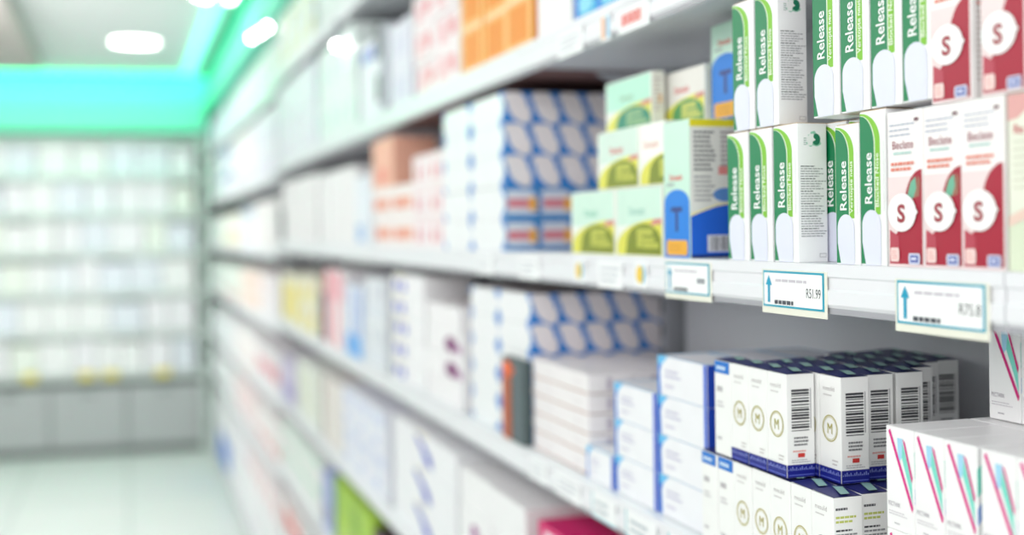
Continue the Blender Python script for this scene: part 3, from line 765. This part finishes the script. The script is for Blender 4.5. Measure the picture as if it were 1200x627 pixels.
# ------------------------------------------------------------------ far wall unit
AX, AY, AR = -.10, 8.62, math.radians(-4.5)
def far_pt(x, y, z): return (AX + x*math.cos(AR) - y*math.sin(AR), AY + x*math.sin(AR) + y*math.cos(AR), z)
r = empty('wall_shelving', (AX, AY, 0), AR)
tag(r, 'wide pale shelving unit across the far end with grey base cabinets', 'shelf')
X0, X1 = -1.9, .60
FZ = [.56, .84, 1.11, 1.385, 1.65, 1.91, 2.17]
b = bmesh.new(); bm_box(b, X0, X1, .30, .32, .5, 2.2); link('back_panel', finish(b, 'back_panel', [mat('#e3eae6', .6)]), r)
for z in FZ:
    b = bmesh.new(); bm_box(b, X0, X1, .012, .30, z-.025, z, bev=.002); s = link('shelf', finish(b, 'shelf', [mat('#dfe5e2', .5)]), r)
    b = bmesh.new(); bm_box(b, X0, X1, .0, .0115, z-.045, z+.002, bev=.002); link('price_rail', finish(b, 'price_rail', [mat('#c9d0cd', .4)]), s)
for x in (X0, -.97, -.05, X1):
    b = bmesh.new(); bm_box(b, x-.012, x+.012, .22, .30, .5, 2.2); link('upright', finish(b, 'upright', [mat('#cdd6d1', .5)]), r)
for i in range(5):
    xa = X0 + i*.5
    b = bmesh.new(); bm_box(b, xa+.004, xa+.496, .0, .31, .06, .47, bev=.004); k = link('base_cabinet', finish(b, 'base_cabinet', [mat('#b4b7b8', .45)]), r)
    b = bmesh.new(); bm_box(b, xa+.2, xa+.3, -.012, -.001, .42, .432, bev=.002); link('handle', finish(b, 'handle', [mat('#8a8d8f', .3, .8)]), k)
b = bmesh.new(); bm_box(b, X0, X1, .04, .30, .0, .06); link('plinth', finish(b, 'plinth', [mat('#7e8282', .6)]), r)
b = bmesh.new(); bm_box(b, X0, X1, .03, .30, .47, .515); link('shadow_strip', finish(b, 'shadow_strip', [mat('#4d5553', .7)]), r)  # dark strip painted in for the shadow under the goods
b = bmesh.new(); bm_box(b, X1, X1+.045, .0, .32, 0, 2.2); link('end_panel', finish(b, 'end_panel', [mat('#cfdcd6', .5)]), r)
rr = random.Random(21)
FC = ['#eef1f6', '#f2f0f4', '#e9edf6', '#eef3ea', '#f3f3f3', '#e6eaf2']
CN = {'#eef1f6': 'white', '#f2f0f4': 'pearl', '#e9edf6': 'bluish', '#eef3ea': 'greenish', '#f3f3f3': 'bright white', '#e6eaf2': 'greyish blue'}
ROWS = ['lowest', 'second lowest', 'third lowest', 'middle', 'third highest', 'second highest']
for iz, z in enumerate(FZ[:-1]):
    x = X1 - .04; i = 0
    while x > -1.0:
        w = rr.choice((.15, .18, .22)); h = FZ[iz+1] - z - rr.choice((.048, .055, .07))
        base = rr.choice(FC)
        ac = rr.choice(('#dfe8c4', '#dce2f0', '#d5e6dc', '#e4dfe8'))
        c = plain(w-.004, .16, h, base, [(.15, .15, .85, .5, ac)])
        o = link('carton', c.mesh, None, far_pt(x - w/2, .11, z + .0005), AR - math.pi/2)
        tag(o, '%s carton, %s from right on the %s shelf of the far wall unit' % (CN[base], ORD[i] if i else 'first', ROWS[iz]), 'carton', 'cartons on the far wall unit')
        x -= w + rr.choice((.003, .004, .010)); i += 1
for i, x in enumerate((.34, .0, -.16, -.52, -.86)):
    c = Carton(.09, .002, .05, '#f1dd4e', .5, 0); c.rect('F', .1, .2, .9, .5, '#f6eca0')
    o = link('price_tag', c.done('price_tag').mesh, None, far_pt(x, -.0014, FZ[0] - .035), AR - math.pi/2)
    tag(o, 'yellow price card, %s from right along the lowest rail of far unit' % (ORD[i] if i else 'first'), 'price tag', 'yellow cards on the far wall unit')
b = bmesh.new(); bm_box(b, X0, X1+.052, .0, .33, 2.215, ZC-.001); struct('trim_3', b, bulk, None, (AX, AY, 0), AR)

# ------------------------------------------------------------------ lamps
GRN = (.0, 1.0, .44)
def glow(name, hexcol, e):
    m = bpy.data.materials.new(name); m.use_nodes = True
    p = m.node_tree.nodes['Principled BSDF']; p.inputs['Base Color'].default_value = rgb(hexcol)
    p.inputs['Emission Color'].default_value = rgb(hexcol); p.inputs['Emission Strength'].default_value = e
    return m
b = bmesh.new(); bm_box(b, -.035, .035, -.0, 8.3, -.016, 0, bev=.004); o = link('led_strip', finish(b, 'led_strip', [glow('cyan_glow', '#8dfbe6', 1.25)]), None, (.425, .1, ZC-.0005))
tag(o, 'glowing cyan LED strip on ceiling along the right shelving', 'light')
b = bmesh.new(); bm_box(b, -1.8, .55, -.015, .015, -.016, 0, bev=.004); o = link('led_strip', finish(b, 'led_strip', [glow('green_glow', '#3cf5cc', .8)]), None, (AX, AY-.06, ZC-.0005), AR)
tag(o, 'glowing green LED strip on ceiling above the far wall unit', 'light')
DOWN = [(.07, 7.08, 'round white ceiling downlight nearest the far wall, seen whole'), (.44, 5.62, 'white ceiling downlight cut by the top frame edge near LED strip')]
lens = glow('downlight_glow', '#fffdf5', 14)
for x, y, lab in DOWN:
    r = empty('downlight', (x, y, ZC)); tag(r, lab, 'light', 'recessed ceiling downlights')
    b = bmesh.new()
    for k in range(2): bmesh.ops.create_cone(b, cap_ends=False, segments=40, radius1=(.15,.128)[k], radius2=(.15,.128)[k], depth=.012)
    b.free(); b = bmesh.new()
    n = 40; rings = [(.15, -.0005), (.148, -.010), (.130, -.012), (.126, -.002)]
    vs = [[b.verts.new((q*math.cos(2*math.pi*i/n), q*math.sin(2*math.pi*i/n), z)) for i in range(n)] for q, z in rings]
    for a in range(3):
        for i in range(n): b.faces.new([vs[a][i], vs[a][(i+1) % n], vs[a+1][(i+1) % n], vs[a+1][i]])
    bmesh.ops.recalc_face_normals(b, faces=b.faces)
    link('trim_ring', finish(b, 'trim_ring', [mat('#f2f2f0', .4)]), r)
    b = bmesh.new(); bmesh.ops.create_circle(b, cap_ends=True, segments=40, radius=.127); bmesh.ops.translate(b, vec=(0,0,-.004), verts=b.verts)
    bmesh.ops.reverse_faces(b, faces=b.faces)
    link('lens', finish(b, 'lens', [lens]), r)

reflection_glow = glow('reflection_glow', '#fffefa', 45)  # added glowing dots imitate ceiling-light reflections near the top shelf
for y, zr, lab in ((3.14, SHZ['T'], 'added glowing reflection dot under the top rail above mint cartons'), (4.72, SHZ['T']-DROP+.24, 'added glowing reflection dot above top shelf, first of three'),
                   (4.98, SHZ['T']-DROP+.26, 'added glowing reflection dot above top shelf, second of three'), (5.3, SHZ['T']-DROP+.29, 'added glowing reflection dot above top shelf, third of three')):
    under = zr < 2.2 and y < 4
    r = empty('reflection_dot', (XF - .012, y, zr - .041 if under else zr)); tag(r, lab, 'light', 'added reflection dots along the top shelf')
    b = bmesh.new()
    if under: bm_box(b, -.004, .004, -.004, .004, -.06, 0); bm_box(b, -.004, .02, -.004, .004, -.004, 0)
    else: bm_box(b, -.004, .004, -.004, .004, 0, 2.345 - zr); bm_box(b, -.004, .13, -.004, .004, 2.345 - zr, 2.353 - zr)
    link('dot_stem', finish(b, 'dot_stem', [M_POST]), r)  # stem only carries the added dot
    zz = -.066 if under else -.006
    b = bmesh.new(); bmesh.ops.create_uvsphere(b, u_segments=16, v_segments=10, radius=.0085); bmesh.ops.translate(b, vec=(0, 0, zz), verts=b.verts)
    link('glint_ball', finish(b, 'glint_ball', [reflection_glow]), r)

def area(loc, sx, sy, power, color, target=None, rot=None):
    l = bpy.data.lights.new('lamp', 'AREA'); l.shape = 'RECTANGLE'; l.size = sx; l.size_y = sy; l.energy = power; l.color = color
    o = bpy.data.objects.new('lamp', l); COL.objects.link(o); o.location = loc
    if target:
        d = Vector(target) - Vector(loc); o.rotation_euler = d.to_track_quat('-Z', 'Y').to_euler()
    if rot: o.rotation_euler = rot
    return o
# added fill lamps without fittings, brightening the shelves, far unit and carton ends
area((-.75, 1.6, 2.46), 4.6, 1.0, 39, (1, .985, .97), rot=(0, math.radians(-28), math.pi/2) if False else (0, math.radians(-25), 0)).data.size = 1.0
bpy.data.objects['lamp'].data.size_y = 4.6
l2 = area((-2.2, 3.4, 2.3), 1.2, 9.0, 51, (1, .99, .985), rot=(0, math.radians(-58), 0))
l3 = area((-1.2, 5.6, 2.45), 1.4, 1.4, 50, (1, .99, .985), target=(-.1, 8.6, 1.0))
l4 = area((-.3, -1.6, 1.9), 2.0, 1.2, 29, (1, .99, .98), target=(.5, 1.2, 1.3))  # added fill behind the camera for the carton ends
# green wash under the ceiling
area((.36, 4.3, 2.575), .05, 8.0, 1.8, GRN, rot=(0, math.radians(-75), 0))
area((AX-.4, AY-.10, 2.575), 2.6, .05, 5.5, GRN, rot=(math.radians(55), 0, AR))

area((-.7, 7.2, 2.45), .8, .8, 9, (1, .99, .985), rot=(0, 0, 0))  # added fill whitening the far floor
area((-1.3, 4.6, 2.4), .8, 2.4, 12, (1, .985, .99), rot=(0, math.radians(-50), 0))  # added fill brightening the farther shelf rows
w = bpy.data.worlds.new('world'); SC.world = w; w.use_nodes = True
w.node_tree.nodes['Background'].inputs['Color'].default_value = (.9, .95, 1, 1); w.node_tree.nodes['Background'].inputs['Strength'].default_value = .5
SC.view_settings.view_transform = 'Standard'; SC.view_settings.look = 'None'
SC.view_settings.exposure = 0.0
for lab, names in LABELS.items():
    if len(names) > 1: print('SHARED LABEL', len(names), lab)
print('TOP', sum(1 for o in COL.objects if o.parent is None), 'ALL', len(COL.objects))
